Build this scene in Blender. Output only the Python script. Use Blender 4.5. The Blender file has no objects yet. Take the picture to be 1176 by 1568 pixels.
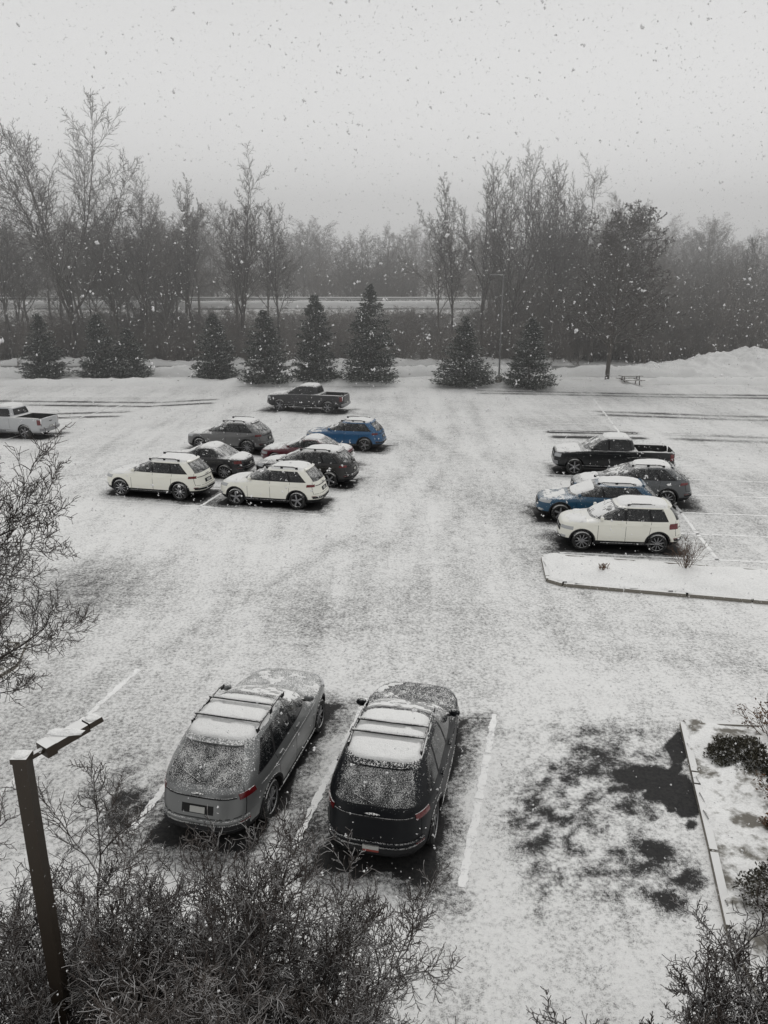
import bpy, math, random
import numpy as np
from mathutils import Vector, Matrix
R_ = random.Random(7)
rng = np.random.default_rng(11)
scene = bpy.context.scene
COL = scene.collection

# ------------------------------------------------------------ helpers
_tab = rng.random((256,256))
def vnoise(x,y,s=0):
    x=np.asarray(x,float)+s*17.3; y=np.asarray(y,float)+s*9.7
    xi=np.floor(x).astype(int); yi=np.floor(y).astype(int)
    fx=x-xi; fy=y-yi; fx=fx*fx*(3-2*fx); fy=fy*fy*(3-2*fy)
    a=_tab[xi%256,yi%256]; b=_tab[(xi+1)%256,yi%256]; c=_tab[xi%256,(yi+1)%256]; d=_tab[(xi+1)%256,(yi+1)%256]
    return (a*(1-fx)+b*fx)*(1-fy)+(c*(1-fx)+d*fx)*fy
def fbm(x,y,s=0,o=4):
    t=0;a=.5;f=1;n=0
    for i in range(o):
        t=t+a*vnoise(np.asarray(x)*f,np.asarray(y)*f,s+i*3); n+=a; a*=.5; f*=2.03
    return t/n
def sst(a,b,x):
    t=np.clip((x-a)/(b-a),0,1); return t*t*(3-2*t)

def mesh_quads(name, V, Q, mats=(), smooth=False):
    V=np.asarray(V,np.float32).reshape(-1,3); Q=np.asarray(Q,np.int32)
    k=Q.shape[1]
    me=bpy.data.meshes.new(name)
    me.vertices.add(len(V)); me.vertices.foreach_set('co',V.ravel())
    me.loops.add(Q.size); me.loops.foreach_set('vertex_index',Q.ravel())
    me.polygons.add(len(Q)); me.polygons.foreach_set('loop_start',np.arange(0,Q.size,k,dtype=np.int32))
    for m in mats: me.materials.append(m)
    me.update(calc_edges=True)
    if smooth: me.polygons.foreach_set('use_smooth',np.ones(len(Q),bool))
    return me
def obj(name, data, parent=None, loc=None, rot=None, scale=None):
    o=bpy.data.objects.new(name,data); COL.objects.link(o)
    if parent: o.parent=parent
    if loc is not None: o.location=loc
    if rot is not None: o.rotation_euler=rot
    if scale is not None: o.scale=scale
    return o
def grid_idx(nu,nv):
    i=np.arange(nu*nv).reshape(nu,nv)
    return np.stack([i[:-1,:-1],i[1:,:-1],i[1:,1:],i[:-1,1:]],-1).reshape(-1,4)

class MB:
    def __init__(s): s.v=[];s.f=[];s.m=[];s.n=0
    def add(s,V,F,m):
        V=np.asarray(V,float).reshape(-1,3)
        s.v.append(V)
        for f in F:
            s.f.append(tuple(int(i)+s.n for i in f)); s.m.append(m)
        s.n+=len(V)
    def box(s,c,d,m,rot=None,taper=1.0):
        c=Vector(c); hx,hy,hz=[k/2 for k in d]
        P=[(-hx,-hy,-hz),(hx,-hy,-hz),(hx,hy,-hz),(-hx,hy,-hz),(-hx*taper,-hy*taper,hz),(hx*taper,-hy*taper,hz),(hx*taper,hy*taper,hz),(-hx*taper,hy*taper,hz)]
        P=[Vector(p) for p in P]
        if rot is not None: P=[rot@p for p in P]
        s.add([tuple(p+c) for p in P],[(0,3,2,1),(4,5,6,7),(0,1,5,4),(1,2,6,5),(2,3,7,6),(3,0,4,7)],m)
    def tube(s,pts,r,m,k=6,caps=True):
        pts=[Vector(p) for p in pts]; rr=r if isinstance(r,(list,tuple)) else [r]*len(pts)
        V=[];F=[]
        for i,p in enumerate(pts):
            d=(pts[min(i+1,len(pts)-1)]-pts[max(i-1,0)]).normalized()
            a=d.orthogonal().normalized() if abs(d.z)<.9 else Vector((1,0,0)).cross(d).normalized()
            if abs(d.z)<.9: a=Vector((0,0,1)).cross(d).normalized()
            b=d.cross(a)
            for j in range(k):
                t=2*math.pi*j/k; V.append(tuple(p+(a*math.cos(t)+b*math.sin(t))*rr[i]))
        for i in range(len(pts)-1):
            for j in range(k):
                F.append((i*k+j,i*k+(j+1)%k,(i+1)*k+(j+1)%k,(i+1)*k+j))
        if caps:
            F.append(tuple(range(k-1,-1,-1))); F.append(tuple((len(pts)-1)*k+j for j in range(k)))
        s.add(V,F,m)
    def ell(s,c,r,m,nu=12,nv=8,jit=0):
        V=[];F=[]
        for i in range(nv+1):
            ph=math.pi*i/nv
            for j in range(nu):
                th=2*math.pi*j/nu; q=1+jit*(R_.random()-.5)
                V.append((c[0]+r[0]*q*math.sin(ph)*math.cos(th),c[1]+r[1]*q*math.sin(ph)*math.sin(th),c[2]+r[2]*q*math.cos(ph)))
        for i in range(nv):
            for j in range(nu):
                F.append((i*nu+j,(i+1)*nu+j,(i+1)*nu+(j+1)%nu,i*nu+(j+1)%nu))
        s.add(V,F,m)
    def patch(s,f,u0,u1,v0,v1,nu,nv,off,m,C=(0,0,.7)):
        U,Vv=np.meshgrid(np.linspace(u0,u1,nu),np.linspace(v0,v1,nv),indexing='ij')
        P=f(U,Vv)
        du=np.gradient(P,axis=0); dv=np.gradient(P,axis=1)
        N=np.cross(du,dv); N/=np.linalg.norm(N,axis=-1,keepdims=True)+1e-9
        sg=np.sign(np.sum(N*(P-np.array(C)),-1).mean()); N*=sg
        O=np.pad(P-N*.012,((1,1),(1,1),(0,0)),mode='edge')
        O[1:-1,1:-1]=P+N*off
        Q=grid_idx(nu+2,nv+2)
        if sg<0: Q=Q[:,::-1]
        s.add(O,Q,m)
    def build(s,name,mats,smooth=True,ang=35):
        me=bpy.data.meshes.new(name)
        me.from_pydata(np.concatenate(s.v).tolist(),[],s.f)
        for m in mats: me.materials.append(m)
        me.polygons.foreach_set('material_index',np.array(s.m,np.int32))
        me.update()
        if smooth:
            me.polygons.foreach_set('use_smooth',np.ones(len(s.f),bool))
            me.set_sharp_from_angle(angle=math.radians(ang))
        return me

# ------------------------------------------------------------ materials
def newmat(name):
    m=bpy.data.materials.new(name); m.use_nodes=True
    nt=m.node_tree; b=nt.nodes['Principled BSDF']; return m,nt,b
def N(nt,t,**k):
    n=nt.nodes.new(t)
    for a,v in k.items():
        if a in n.inputs.keys(): n.inputs[a].default_value=v
        else: setattr(n,a,v)
    return n
def noise(nt,scale,detail=3,rough=.6,vec=None,coord='Object'):
    n=N(nt,'ShaderNodeTexNoise'); n.inputs['Scale'].default_value=scale; n.inputs['Detail'].default_value=detail; n.inputs['Roughness'].default_value=rough
    if vec is None:
        tc=N(nt,'ShaderNodeTexCoord'); vec=tc.outputs[coord]
    nt.links.new(vec,n.inputs['Vector']); return n.outputs['Fac']
def mth(nt,op,a,b=None,c=None,clamp=False):
    n=nt.nodes.new('ShaderNodeMath'); n.operation=op; n.use_clamp=clamp
    for i,x in enumerate((a,b,c)):
        if x is None: continue
        if isinstance(x,(int,float)): n.inputs[i].default_value=x
        else: nt.links.new(x,n.inputs[i])
    return n.outputs[0]
def mrange(nt,x,a,b,c=0,d=1,smooth=True):
    n=nt.nodes.new('ShaderNodeMapRange'); 
    if smooth: n.interpolation_type='SMOOTHSTEP'
    nt.links.new(x,n.inputs['Value']); n.inputs['From Min'].default_value=a; n.inputs['From Max'].default_value=b; n.inputs['To Min'].default_value=c; n.inputs['To Max'].default_value=d
    return n.outputs['Result']
def mixc(nt,f,a,b):
    n=nt.nodes.new('ShaderNodeMix'); n.data_type='RGBA'
    if isinstance(f,(int,float)): n.inputs[0].default_value=f
    else: nt.links.new(f,n.inputs[0])
    for i,x in ((6,a),(7,b)):
        if isinstance(x,(tuple,list)): n.inputs[i].default_value=(*x,1) if len(x)==3 else x
        else: nt.links.new(x,n.inputs[i])
    return n.outputs[2]
def bump(nt,b,h,st=.3,dist=.02):
    n=nt.nodes.new('ShaderNodeBump'); n.inputs['Strength'].default_value=st; n.inputs['Distance'].default_value=dist
    nt.links.new(h,n.inputs['Height']); nt.links.new(n.outputs[0],b.inputs['Normal'])
def nz(nt):
    g=nt.nodes.new('ShaderNodeNewGeometry'); s=nt.nodes.new('ShaderNodeSeparateXYZ'); nt.links.new(g.outputs['Normal'],s.inputs[0]); return s.outputs[2]

def dusted(name,col,rough,metal=0,coat=0,dust=.5,side=.15,scale=45,spec=.5):
    """paint / glass / plastic with snow grains lying on it, more where it faces up"""
    m,nt,b=newmat(name)
    up=mrange(nt,nz(nt),.1,.95,side,dust)
    n1=noise(nt,scale,3,.7); n2=noise(nt,4,3)
    v=mth(nt,'ADD',mth(nt,'MULTIPLY',n1,.75),mth(nt,'MULTIPLY',n2,.25))
    thr=mth(nt,'SUBTRACT',.72,mth(nt,'MULTIPLY',up,.42))
    d=mth(nt,'SUBTRACT',v,thr)
    f=mrange(nt,d,-.03,.05)
    nt.links.new(mixc(nt,f,col,(.76,.76,.75)),b.inputs['Base Color'])
    r=mth(nt,'ADD',mth(nt,'MULTIPLY',f,.5),rough,clamp=True); nt.links.new(r,b.inputs['Roughness'])
    if metal: nt.links.new(mth(nt,'MULTIPLY',mth(nt,'SUBTRACT',1.,f),metal),b.inputs['Metallic'])
    b.inputs['Coat Weight'].default_value=coat; b.inputs['Coat Roughness'].default_value=.15
    b.inputs['Specular IOR Level'].default_value=spec
    return m
def snowmat(name,scale=14,dirt=.0,grain=60):
    m,nt,b=newmat(name)
    n1=noise(nt,scale,4); n2=noise(nt,grain,2)
    c=mixc(nt,mrange(nt,n2,.3,.7),(.76,.76,.75),(.88,.88,.87))
    if dirt: c=mixc(nt,mrange(nt,n1,.72-dirt,.80-dirt*.6),c,(.16,.15,.13))
    nt.links.new(c,b.inputs['Base Color']); b.inputs['Roughness'].default_value=.9
    bump(nt,b,mth(nt,'ADD',n1,n2),.5,.03); return m
def plain(name,col,rough=.9):
    m,nt,b=newmat(name); b.inputs['Base Color'].default_value=(*col,1); b.inputs['Roughness'].default_value=rough; return m
M_snow=snowmat('snow'); M_carsnow=snowmat('car_snow',10,0,50); M_bank=snowmat('bank_snow',1.2,.06,20)
M_trim=dusted('black_plastic',(.012,.012,.013),.7,dust=.6,side=.08,spec=.3)
M_under=plain('underbody',(.012,.012,.012)); M_seam=plain('seam',(.01,.01,.01))
M_glass=dusted('window_glass',(.009,.010,.011),.10,coat=.1,dust=.50,side=.17,scale=85,spec=.4)
M_red=dusted('tail_lamp',(.12,.007,.009),.15,coat=.5,dust=.6,side=.12)
M_lamp=dusted('head_lamp',(.40,.41,.42),.1,coat=.5,dust=.6,side=.1)
M_chrome=dusted('alloy',(.25,.25,.26),.4,metal=.6,dust=.6,side=.15)
M_tire=dusted('tyre',(.016,.016,.016),.85,dust=.9,side=.18,scale=30)
M_plate=dusted('plate',(.40,.40,.38),.5,dust=.5,side=.1)
M_platered=dusted('plate_red',(.22,.03,.02),.5,dust=.5,side=.1)
M_bronze=dusted('bronze_post',(.035,.026,.018),.5,metal=.3,dust=1.1,side=.1,scale=30)
M_conc=dusted('concrete',(.20,.185,.16),.9,dust=.95,side=.25,scale=12)
M_galv=dusted('galvanised',(.16,.16,.16),.6,metal=.2,dust=1.2,side=.2)
M_wood=dusted('weathered_wood',(.08,.06,.045),.8,dust=1.2,side=.1)

def barkmat(name,col,snow=.6):
    m,nt,b=newmat(name)
    n1=noise(nt,3,3); f=mth(nt,'MULTIPLY',mrange(nt,nz(nt),.30,.85),mrange(nt,n1,.33,.6))
    c=mixc(nt,mrange(nt,noise(nt,1.3,3),.3,.7),tuple(k*.7 for k in col),tuple(k*1.25 for k in col))
    nt.links.new(mixc(nt,mth(nt,'MULTIPLY',f,snow),c,(.78,.78,.78)),b.inputs['Base Color']); b.inputs['Roughness'].default_value=.9
    return m
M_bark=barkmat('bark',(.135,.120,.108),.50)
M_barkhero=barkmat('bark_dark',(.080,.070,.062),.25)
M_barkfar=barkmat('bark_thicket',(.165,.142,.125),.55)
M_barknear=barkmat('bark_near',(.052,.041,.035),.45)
def folmat(name,c1,c2,snow=.35):
    m,nt,b=newmat(name)
    c=mixc(nt,mrange(nt,noise(nt,1.7,3),.35,.65),c1,c2)
    f=mth(nt,'MULTIPLY',mrange(nt,nz(nt),.3,.9),mrange(nt,noise(nt,7,2),.45,.62))
    nt.links.new(mixc(nt,mth(nt,'MULTIPLY',f,snow),c,(.75,.75,.75)),b.inputs['Base Color']); b.inputs['Roughness'].default_value=.85
    return m
M_fir=folmat('spruce_needles',(.020,.028,.020),(.045,.056,.042),.5)
M_leaf=folmat('dry_leaves',(.05,.045,.04),(.085,.075,.065),.3)
M_box=folmat('boxwood',(.045,.042,.028),(.075,.066,.045),.8)
M_brown=folmat('brown_leaves',(.10,.05,.025),(.16,.09,.04),.3)

# ------------------------------------------------------------ cars
def pchip(x,y,xq):
    x=np.array(x,float);y=np.array(y,float);h=np.diff(x);d=np.diff(y)/h
    m=np.zeros(len(x)); m[0]=d[0];m[-1]=d[-1]
    for i in range(1,len(x)-1):
        if d[i-1]*d[i]>0:
            w1=2*h[i]+h[i-1];w2=h[i]+2*h[i-1]; m[i]=(w1+w2)/(w1/d[i-1]+w2/d[i])
    k=np.clip(np.searchsorted(x,xq)-1,0,len(h)-1); t=(xq-x[k])/h[k]
    return (2*t**3-3*t**2+1)*y[k]+(t**3-2*t**2+t)*h[k]*m[k]+(-2*t**3+3*t**2)*y[k+1]+(t**3-t**2)*h[k]*m[k+1]

class Shape:
    def __init__(s,L,prof,n0=5.0,n1=6.0,belt=1.05):
        s.L=L; P=np.array(prof,float); s.P=P; s.z0=P[0,0]; s.z1=P[-1,0]
        s.tz=np.linspace(s.z0,s.z1,900)
        s.tF,s.tR,s.tw=[pchip(P[:,0],P[:,i],s.tz) for i in (1,2,3)]
        s.n0,s.n1,s.belt=n0,n1,belt
    def par(s,z):
        F=np.interp(z,s.tz,s.tF);R=np.interp(z,s.tz,s.tR);w=np.interp(z,s.tz,s.tw)
        n=s.n0+(s.n1-s.n0)*sst(s.belt-.2,s.belt+.1,np.asarray(z,float))
        return (s.L-F-R)/2,(R-F)/2,w,n
    def ring(s,z,ks=34,ke=16):
        a,xc,w,n=s.par(z)
        e=np.linspace(-1,1,ke,endpoint=False); l=np.linspace(-1,1,ks,endpoint=False)
        px=np.concatenate([np.ones(ke),-l,-np.ones(ke),l]); py=np.concatenate([e,np.ones(ks),-e,-np.ones(ks)])
        nr=(np.abs(px)**n+np.abs(py)**n)**(1/n)
        return np.stack([xc+a*px/nr,w*py/nr,np.full_like(px,z)],-1)
    def side(s,sg):
        def f(d,z):
            a,xc,w,n=s.par(z); x=s.L/2-d
            y=w*np.maximum(1-np.minimum(np.abs((x-xc)/a),.9999)**n,1e-4)**(1/n)
            return np.stack([x+0*y,sg*y,z+0*y],-1)
        return f
    def end(s,sx):
        def f(q,z):
            a,xc,w,n=s.par(z)
            px=sx*(1-np.maximum(0,np.abs(q)-1)*w/a); py=np.clip(q,-1,1)
            nr=(np.abs(px)**n+np.abs(py)**n)**(1/n)
            return np.stack([xc+a*px/nr,w*py/nr,z+0*nr],-1)
        return f
    def top(s,x,y,zlo):
        lo=np.full(x.shape,zlo); hi=np.full(x.shape,s.z1)
        def ins(z):
            a,xc,w,n=s.par(z); return np.abs((x-xc)/a)**n+np.abs(y/w)**n<1
        ok=ins(lo)
        for i in range(24):
            mid=(lo+hi)/2; t=ins(mid); lo=np.where(t,mid,lo); hi=np.where(t,hi,mid)
        return lo,ok

def wheel_mesh(r=.35,w=.23,spokes=10):
    b=MB(); K=28
    prof=[(-w/2,.60*r,0),(-w/2,.92*r,0),(-w/2+.03,r,0),(w/2-.03,r,0),(w/2,.92*r,0),(w/2,.70*r,0),(w/2-.015,.685*r,1),(w/2-.03,.66*r,2),(w/2-.09,.62*r,2),(w/2-.10,.01,2)]
    V=[(rr*math.cos(2*math.pi*j/K),y,rr*math.sin(2*math.pi*j/K)) for y,rr,_ in prof for j in range(K)]
    for i in range(len(prof)-1):
        m=prof[i+1][2] if i>=5 else 0
        F=[(i*K+j,(i+1)*K+j,(i+1)*K+(j+1)%K,i*K+(j+1)%K) for j in range(K)]
        if i==0: b.add(V,F,m)
        else:
            for f in F: b.f.append(f); b.m.append(m)
    for k in range(spokes):
        a=2*math.pi*k/spokes; rot=Matrix.Rotation(a,3,'Y')
        b.box(rot@Vector((.36*r,w/2-.04,0)),(.62*r,.03,.085*r*10/spokes),1,rot)
    b.tube([(0,w/2-.07,0),(0,w/2-.012,0)],.12*r,1,10)
    return b.build('wheel',[M_tire,M_chrome,M_under])
WHEELS={}
def get_wheel(r,sp):
    k=(round(r,3),sp)
    if k not in WHEELS: WHEELS[k]=wheel_mesh(r,.23 if r<.38 else .27,sp)
    return WHEELS[k]

SUVP=[(.23,.16,.20,.83),(.30,.06,.08,.88),(.45,.00,.00,.905),(.60,.015,.01,.92),(.75,.04,.06,.92),(.86,.10,.09,.915),(.93,.30,.11,.905),(.99,.72,.13,.885),(1.05,1.10,.16,.86),(1.20,1.43,.28,.80),(1.35,1.80,.45,.74),(1.47,2.12,.60,.68),(1.54,2.38,.74,.62),(1.59,2.70,1.02,.54),(1.62,3.0,1.45,.42)]
WAGP=[(.23,.16,.20,.83),(.30,.06,.08,.88),(.45,.00,.00,.905),(.60,.015,.01,.92),(.75,.04,.05,.92),(.85,.12,.08,.915),(.92,.36,.10,.905),(.98,.82,.12,.885),(1.04,1.16,.16,.86),(1.20,1.50,.34,.80),(1.35,1.86,.56,.735),(1.47,2.18,.74,.67),(1.54,2.42,.88,.62),(1.59,2.72,1.12,.54),(1.62,3.0,1.48,.42)]
BOXP=[(.25,.16,.20,.82),(.32,.06,.08,.86),(.45,.00,.00,.885),(.60,.01,.01,.90),(.78,.03,.03,.90),(.90,.06,.06,.895),(.99,.20,.08,.885),(1.04,.52,.09,.865),(1.10,.92,.11,.845),(1.25,1.20,.18,.79),(1.40,1.50,.28,.74),(1.52,1.78,.40,.69),(1.58,2.0,.52,.64),(1.625,2.28,.8,.56),(1.65,2.55,1.1,.44)]
SEDP=[(.20,.16,.20,.82),(.28,.06,.08,.87),(.42,.00,.00,.895),(.55,.015,.01,.91),(.70,.06,.03,.91),(.80,.18,.06,.90),(.88,.60,.10,.885),(.94,1.05,.30,.865),(.98,1.25,.72,.845),(1.10,1.55,.98,.79),(1.22,1.84,1.20,.74),(1.33,2.15,1.42,.69),(1.38,2.38,1.60,.64),(1.42,2.65,1.85,.56),(1.44,2.9,2.1,.44)]
PICKP=[(.36,.20,.12,.84),(.45,.06,.03,.90),(.58,.00,.00,.94),(.80,.015,.01,.955),(.98,.05,.015,.955),(1.08,.14,.02,.95),(1.14,.55,.02,.945),(1.20,1.25,.025,.93),(1.205,1.34,1.86,.87),(1.35,1.62,1.90,.82),(1.55,1.95,1.97,.76),(1.69,2.20,2.04,.71),(1.76,2.45,2.18,.66),(1.80,2.7,2.4,.56)]

def scaleprof(P,L0,L1,W1,H1):
    P=[list(p) for p in P]; k=L1/L0; W0=max(p[3] for p in P); H0=P[-1][0]
    return [(p[0]*H1/H0,p[1]*k,p[2]*k,p[3]*W1/2/W0) for p in P]

carlist=[]
def car(name,kind,cx,cy,head,paint,L,W,H,wb,wr=.35,spokes=10,metal=0,rails=True,bars=(),hood_snow=.5,clad=True,dust=.6,side=.08,glass_snow=.25,coat=.4,rough=.3,detail=1,spec=.5):
    """head: heading angle in degrees (direction of the nose, from +X)"""
    wag=kind=='wagon'
    base={'suv':(SUVP,4.6),'wagon':(WAGP,4.6),'box':(BOXP,4.1),'sedan':(SEDP,4.7),'pickup':(PICKP,5.7)}[kind]
    if wag: kind='suv'
    S=Shape(L,scaleprof(base[0],base[1],L,W,H),belt=1.05*H/1.62 if kind!='pickup' else 1.2*H/1.8, n0=4.0 if kind!='pickup' else 8, n1=4.2 if kind!='pickup' else 6)
    kz=H/base[0][-1][0]; kx=L/base[1]; g=lambda z:z*kz; dd=lambda d:d*kx
    M_p=dusted('paint_'+kind,paint,rough,metal=metal,coat=coat,dust=dust,side=side,spec=spec)
    root=obj(name,None,loc=(cx,cy,.02),rot=(0,0,math.radians(head)))
    b=MB(); zs=[]
    Pz=[p[0]*kz for p in base[0]]
    for a,c in zip(Pz[:-1],Pz[1:]):
        m=1 if c-a<.012 else 3
        zs+=[a+(c-a)*i/m for i in range(m)]
    zs.append(Pz[-1])
    rings=[S.ring(z) for z in zs]; n=len(rings[0]); V=np.concatenate(rings)
    cz=g(.42) if clad else g(.27)
    F=[];M=[]
    for i in range(len(zs)-1):
        for j in range(n):
            F.append((i*n+j,i*n+(j+1)%n,(i+1)*n+(j+1)%n,(i+1)*n+j)); M.append(1 if (zs[i]+zs[i+1])/2<cz else 0)
    F.append(tuple(range(n-1,-1,-1))); M.append(2)
    F.append(tuple((len(zs)-1)*n+j for j in range(n))); M.append(0)
    b.add(V,F,0); b.m=M
    me=b.build('body',[M_p,M_trim,M_under],smooth=False)
    body=obj('body',me,root)
    fo=(L-wb)*.47; ax=[L/2-fo,L/2-fo-wb]
    cut=MB(); ra=wr+.055
    for x in ax:
        for sg in (-1,1):
            ys=sorted([sg*(W/2-.34),sg*(W/2+.3)])
            cut.tube([(x,ys[0],wr+.02),(x,ys[1],wr+.02)],ra,2,28)
    if kind=='pickup':
        cut.box((-L/2+dd(.92),0,g(1.15)),(dd(1.68),W*.82,g(.8)),2)
    cme=cut.build('cut',[M_p,M_trim,M_under],smooth=False); co=obj('cut',cme,root)
    bpy.context.view_layer.update()
    md=body.modifiers.new('b','BOOLEAN'); md.object=co; md.operation='DIFFERENCE'; md.solver='EXACT'
    bpy.context.view_layer.update()
    dg=bpy.context.evaluated_depsgraph_get()
    nm=bpy.data.meshes.new_from_object(body.evaluated_get(dg))
    body.modifiers.clear(); body.data=nm; bpy.data.objects.remove(co)
    nm.polygons.foreach_set('use_smooth',np.ones(len(nm.polygons),bool)); nm.set_sharp_from_angle(angle=math.radians(28))
    G=MB(); T=MB()   # T: 0 trim,1 seam,2 red,3 lamp,4 chrome,5 plate,6 paint, 7 plate red, 8 snow
    def sidewin(sg,l0,l1,u0,u1,zl,zu,B=G,mat=0,off=.006,nu=12,nv=6):
        f=S.side(sg)
        def h(u,v):
            z=zl+(zu-zl)*v
            d=(l0+(l1-l0)*u)*(1-v)+(u0+(u1-u0)*u)*v
            return f(d,z)
        B.patch(h,0,1,0,1,nu,nv,off,mat)
    if wag:               W3=[((1.48,2.40),(2.14,2.38)),((2.48,3.24),(2.46,3.04)),((3.32,3.86),(3.12,3.42))]; zl,zu=1.10,1.46
    elif kind=='suv':     W3=[((1.46,2.40),(2.12,2.38)),((2.48,3.28),(2.46,3.12)),((3.36,3.94),(3.20,3.56))]; zl,zu=1.10,1.46
    elif kind=='box':     W3=[((1.27,2.12),(1.80,2.10)),((2.20,2.95),(2.18,2.86)),((3.03,3.50),(2.94,3.32))]; zl,zu=1.14,1.51
    elif kind=='sedan':   W3=[((1.55,2.40),(2.14,2.38)),((2.48,3.28),(2.46,3.06))]; zl,zu=1.01,1.33
    else:                 W3=[((1.68,2.52),(2.22,2.50)),((2.62,3.58),(2.60,3.50))]; zl,zu=1.25,1.66
    for sg in(-1,1):
        for (l,u) in W3: sidewin(sg,dd(l[0]),dd(l[1]),dd(u[0]),dd(u[1]),g(zl),g(zu))
        sidewin(sg,dd(W3[0][0][0]-.10),dd(W3[-1][0][1]+.06),dd(W3[0][1][0]-.02),dd(W3[-1][1][1]+.04),g(zl-.02),g(zu+.012),T,0,.002,24,6)
        f=S.side(sg)
        zb=g(zl-.03); zlow=g(.34 if kind!='pickup' else .5)
        seams=[W3[0][0][0]-.02,W3[0][0][1]+.04,W3[1][0][1]+.04]
        for i,d in enumerate(seams):
            dl=d-.10 if i==2 and kind!='pickup' else d
            def h(u,v,d=d,dl=dl): 
                z=zlow+(zb-zlow)*v; return f(dd(dl)+(dd(d)-dd(dl))*v+u,z)
            T.patch(h,0,.012,0,1,2,10,.001,1)
        T.patch(lambda d,z:f(d,z),dd(seams[0]),dd(seams[2]),zlow,zlow+.012,14,2,.0012,1)
        for i in (1,2):
            d0=dd(seams[i]-.26)
            T.patch(lambda d,z:f(d,z),d0,d0+.16,g(zl-.13),g(zl-.10),4,2,.03,6)
        for x in ax:
            def h(t,r): 
                xx=x+np.cos(t)*r; zz=wr+.02+np.sin(t)*r
                return f(L/2-xx,np.maximum(zz,S.z0))
            if clad: T.patch(h,-.25,math.pi+.25,ra-.006,ra+.05,24,2,.016,0)
            else: T.patch(h,-.1,math.pi+.1,ra-.006,ra+.018,24,2,.012,6)
        T.patch(lambda d,z:f(d,z),dd(1.35),dd(3.3),g(.30 if kind!='pickup' else .44),g(.34 if kind!='pickup' else .48),10,2,.02,0)
        T.patch(lambda d,z:f(d,z),dd(.9),dd(3.9),g(zl-.20),g(zl-.185),24,2,.010,6)
        md_=dd(W3[0][0][0]+.10); yb=float(f(np.array(md_),np.array(g(zl)))[1])
        T.box((L/2-md_,yb+sg*.03,g(zl+.01)),(.06,.12,.04),0)
        T.ell((L/2-md_+.01,yb+sg*.14,g(zl+.05)),(.07,.11,.08),6,10,6)
    E=S.end(1);Rr=S.end(-1)
    if kind=='pickup':
        G.patch(lambda q,z:E(q,z),-.86,.86,g(1.23),g(1.67),14,6,.006,0)
        G.patch(lambda q,z:Rr(q,z),-.78,.78,g(1.30),g(1.64),12,5,.006,0)
        for sg in(-1,1):
            T.patch(Rr,sg*.86,sg*1.06,g(.82),g(1.12),5,5,.012,2)
            T.patch(E,sg*.66,sg*1.12,g(.86),g(1.02),7,4,.012,3)
        T.patch(E,-.58,.58,g(.78),g(1.04),10,4,.01,0)
        T.patch(E,-.55,.55,g(.90),g(.93),10,2,.02,4)
        T.patch(E,-.97,.97,g(.50),g(.66),14,3,.03,4)
        T.patch(Rr,-.95,.95,g(.50),g(.64),14,3,.06,4)
        T.patch(Rr,-.12,.12,g(.95),g(1.0),4,3,.015,0)
        T.patch(Rr,-.17,.17,g(.62),g(.74),4,3,.03,5)
    else:
        z1,z2={'suv':(1.08,1.49),'box':(1.13,1.54),'sedan':(1.0,1.36)}[kind]
        G.patch(E,-.86,.86,g(z1),g(z2),16,8,.006,0)
        G.patch(Rr,-.84,.84,g(z1+.02),g(z2-.01),14,6,.010,0)
        zt={'suv':(.90,1.0),'box':(.86,1.05),'sedan':(.72,.86)}[kind]
        for sg in(-1,1):
            T.patch(Rr,sg*.78,sg*1.30,g(zt[0]),g(zt[1]),12,4,.012,2)
            T.patch(E,sg*.55,sg*1.22,g(zt[0]-.14),g(zt[0]-.02),12,4,.012,3)
            T.patch(Rr,sg*.80,sg*1.0,g(.50),g(.54),4,3,.012,2)
            T.patch(E,sg*.62,sg*.85,g(.42),g(.50),4,3,.012,3)
        T.patch(E,-.48,.48,g(.60),g(.80),10,4,.010,0)
        T.patch(E,-.45,.45,g(.695),g(.72),10,2,.016,4)
        T.patch(E,-.6,.6,g(.33),g(.46),10,3,.010,0)
        T.patch(Rr,-.97,.97,g(.57),g(.60),16,2,.035,6)
        T.patch(Rr,-.97,.97,g(.44),g(.52),16,2,.030,0 if clad else 6)
        T.patch(Rr,-.74,.74,g(zt[0]+.035),g(zt[0]+.06),10,2,.014,0)
        T.ell((-L/2+.10,0,g(1.02)),(.03,.13,.018),0,8,6)
        pz={'suv':.70,'box':.74,'sedan':.62}[kind]
        if detail==2: pz=.44
        else: T.patch(Rr,-.30,.30,g(pz-.01),g(pz+.13),6,3,.003,1)
        T.patch(Rr,-.14,.14,g(pz+.04),g(pz+.10),4,3,.036 if detail==2 else .012,5)
        T.patch(Rr,-.14,.14,g(pz+.005),g(pz+.042),4,3,.036 if detail==2 else .0115,7 if detail==2 else 5)
        for sg in(-1,1): T.patch(Rr,sg*.90,sg*.915,g(.62),g(z1),2,8,.002,1)
        T.patch(Rr,-.9,.9,g(.62),g(.632),12,2,.002,1)
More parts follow.
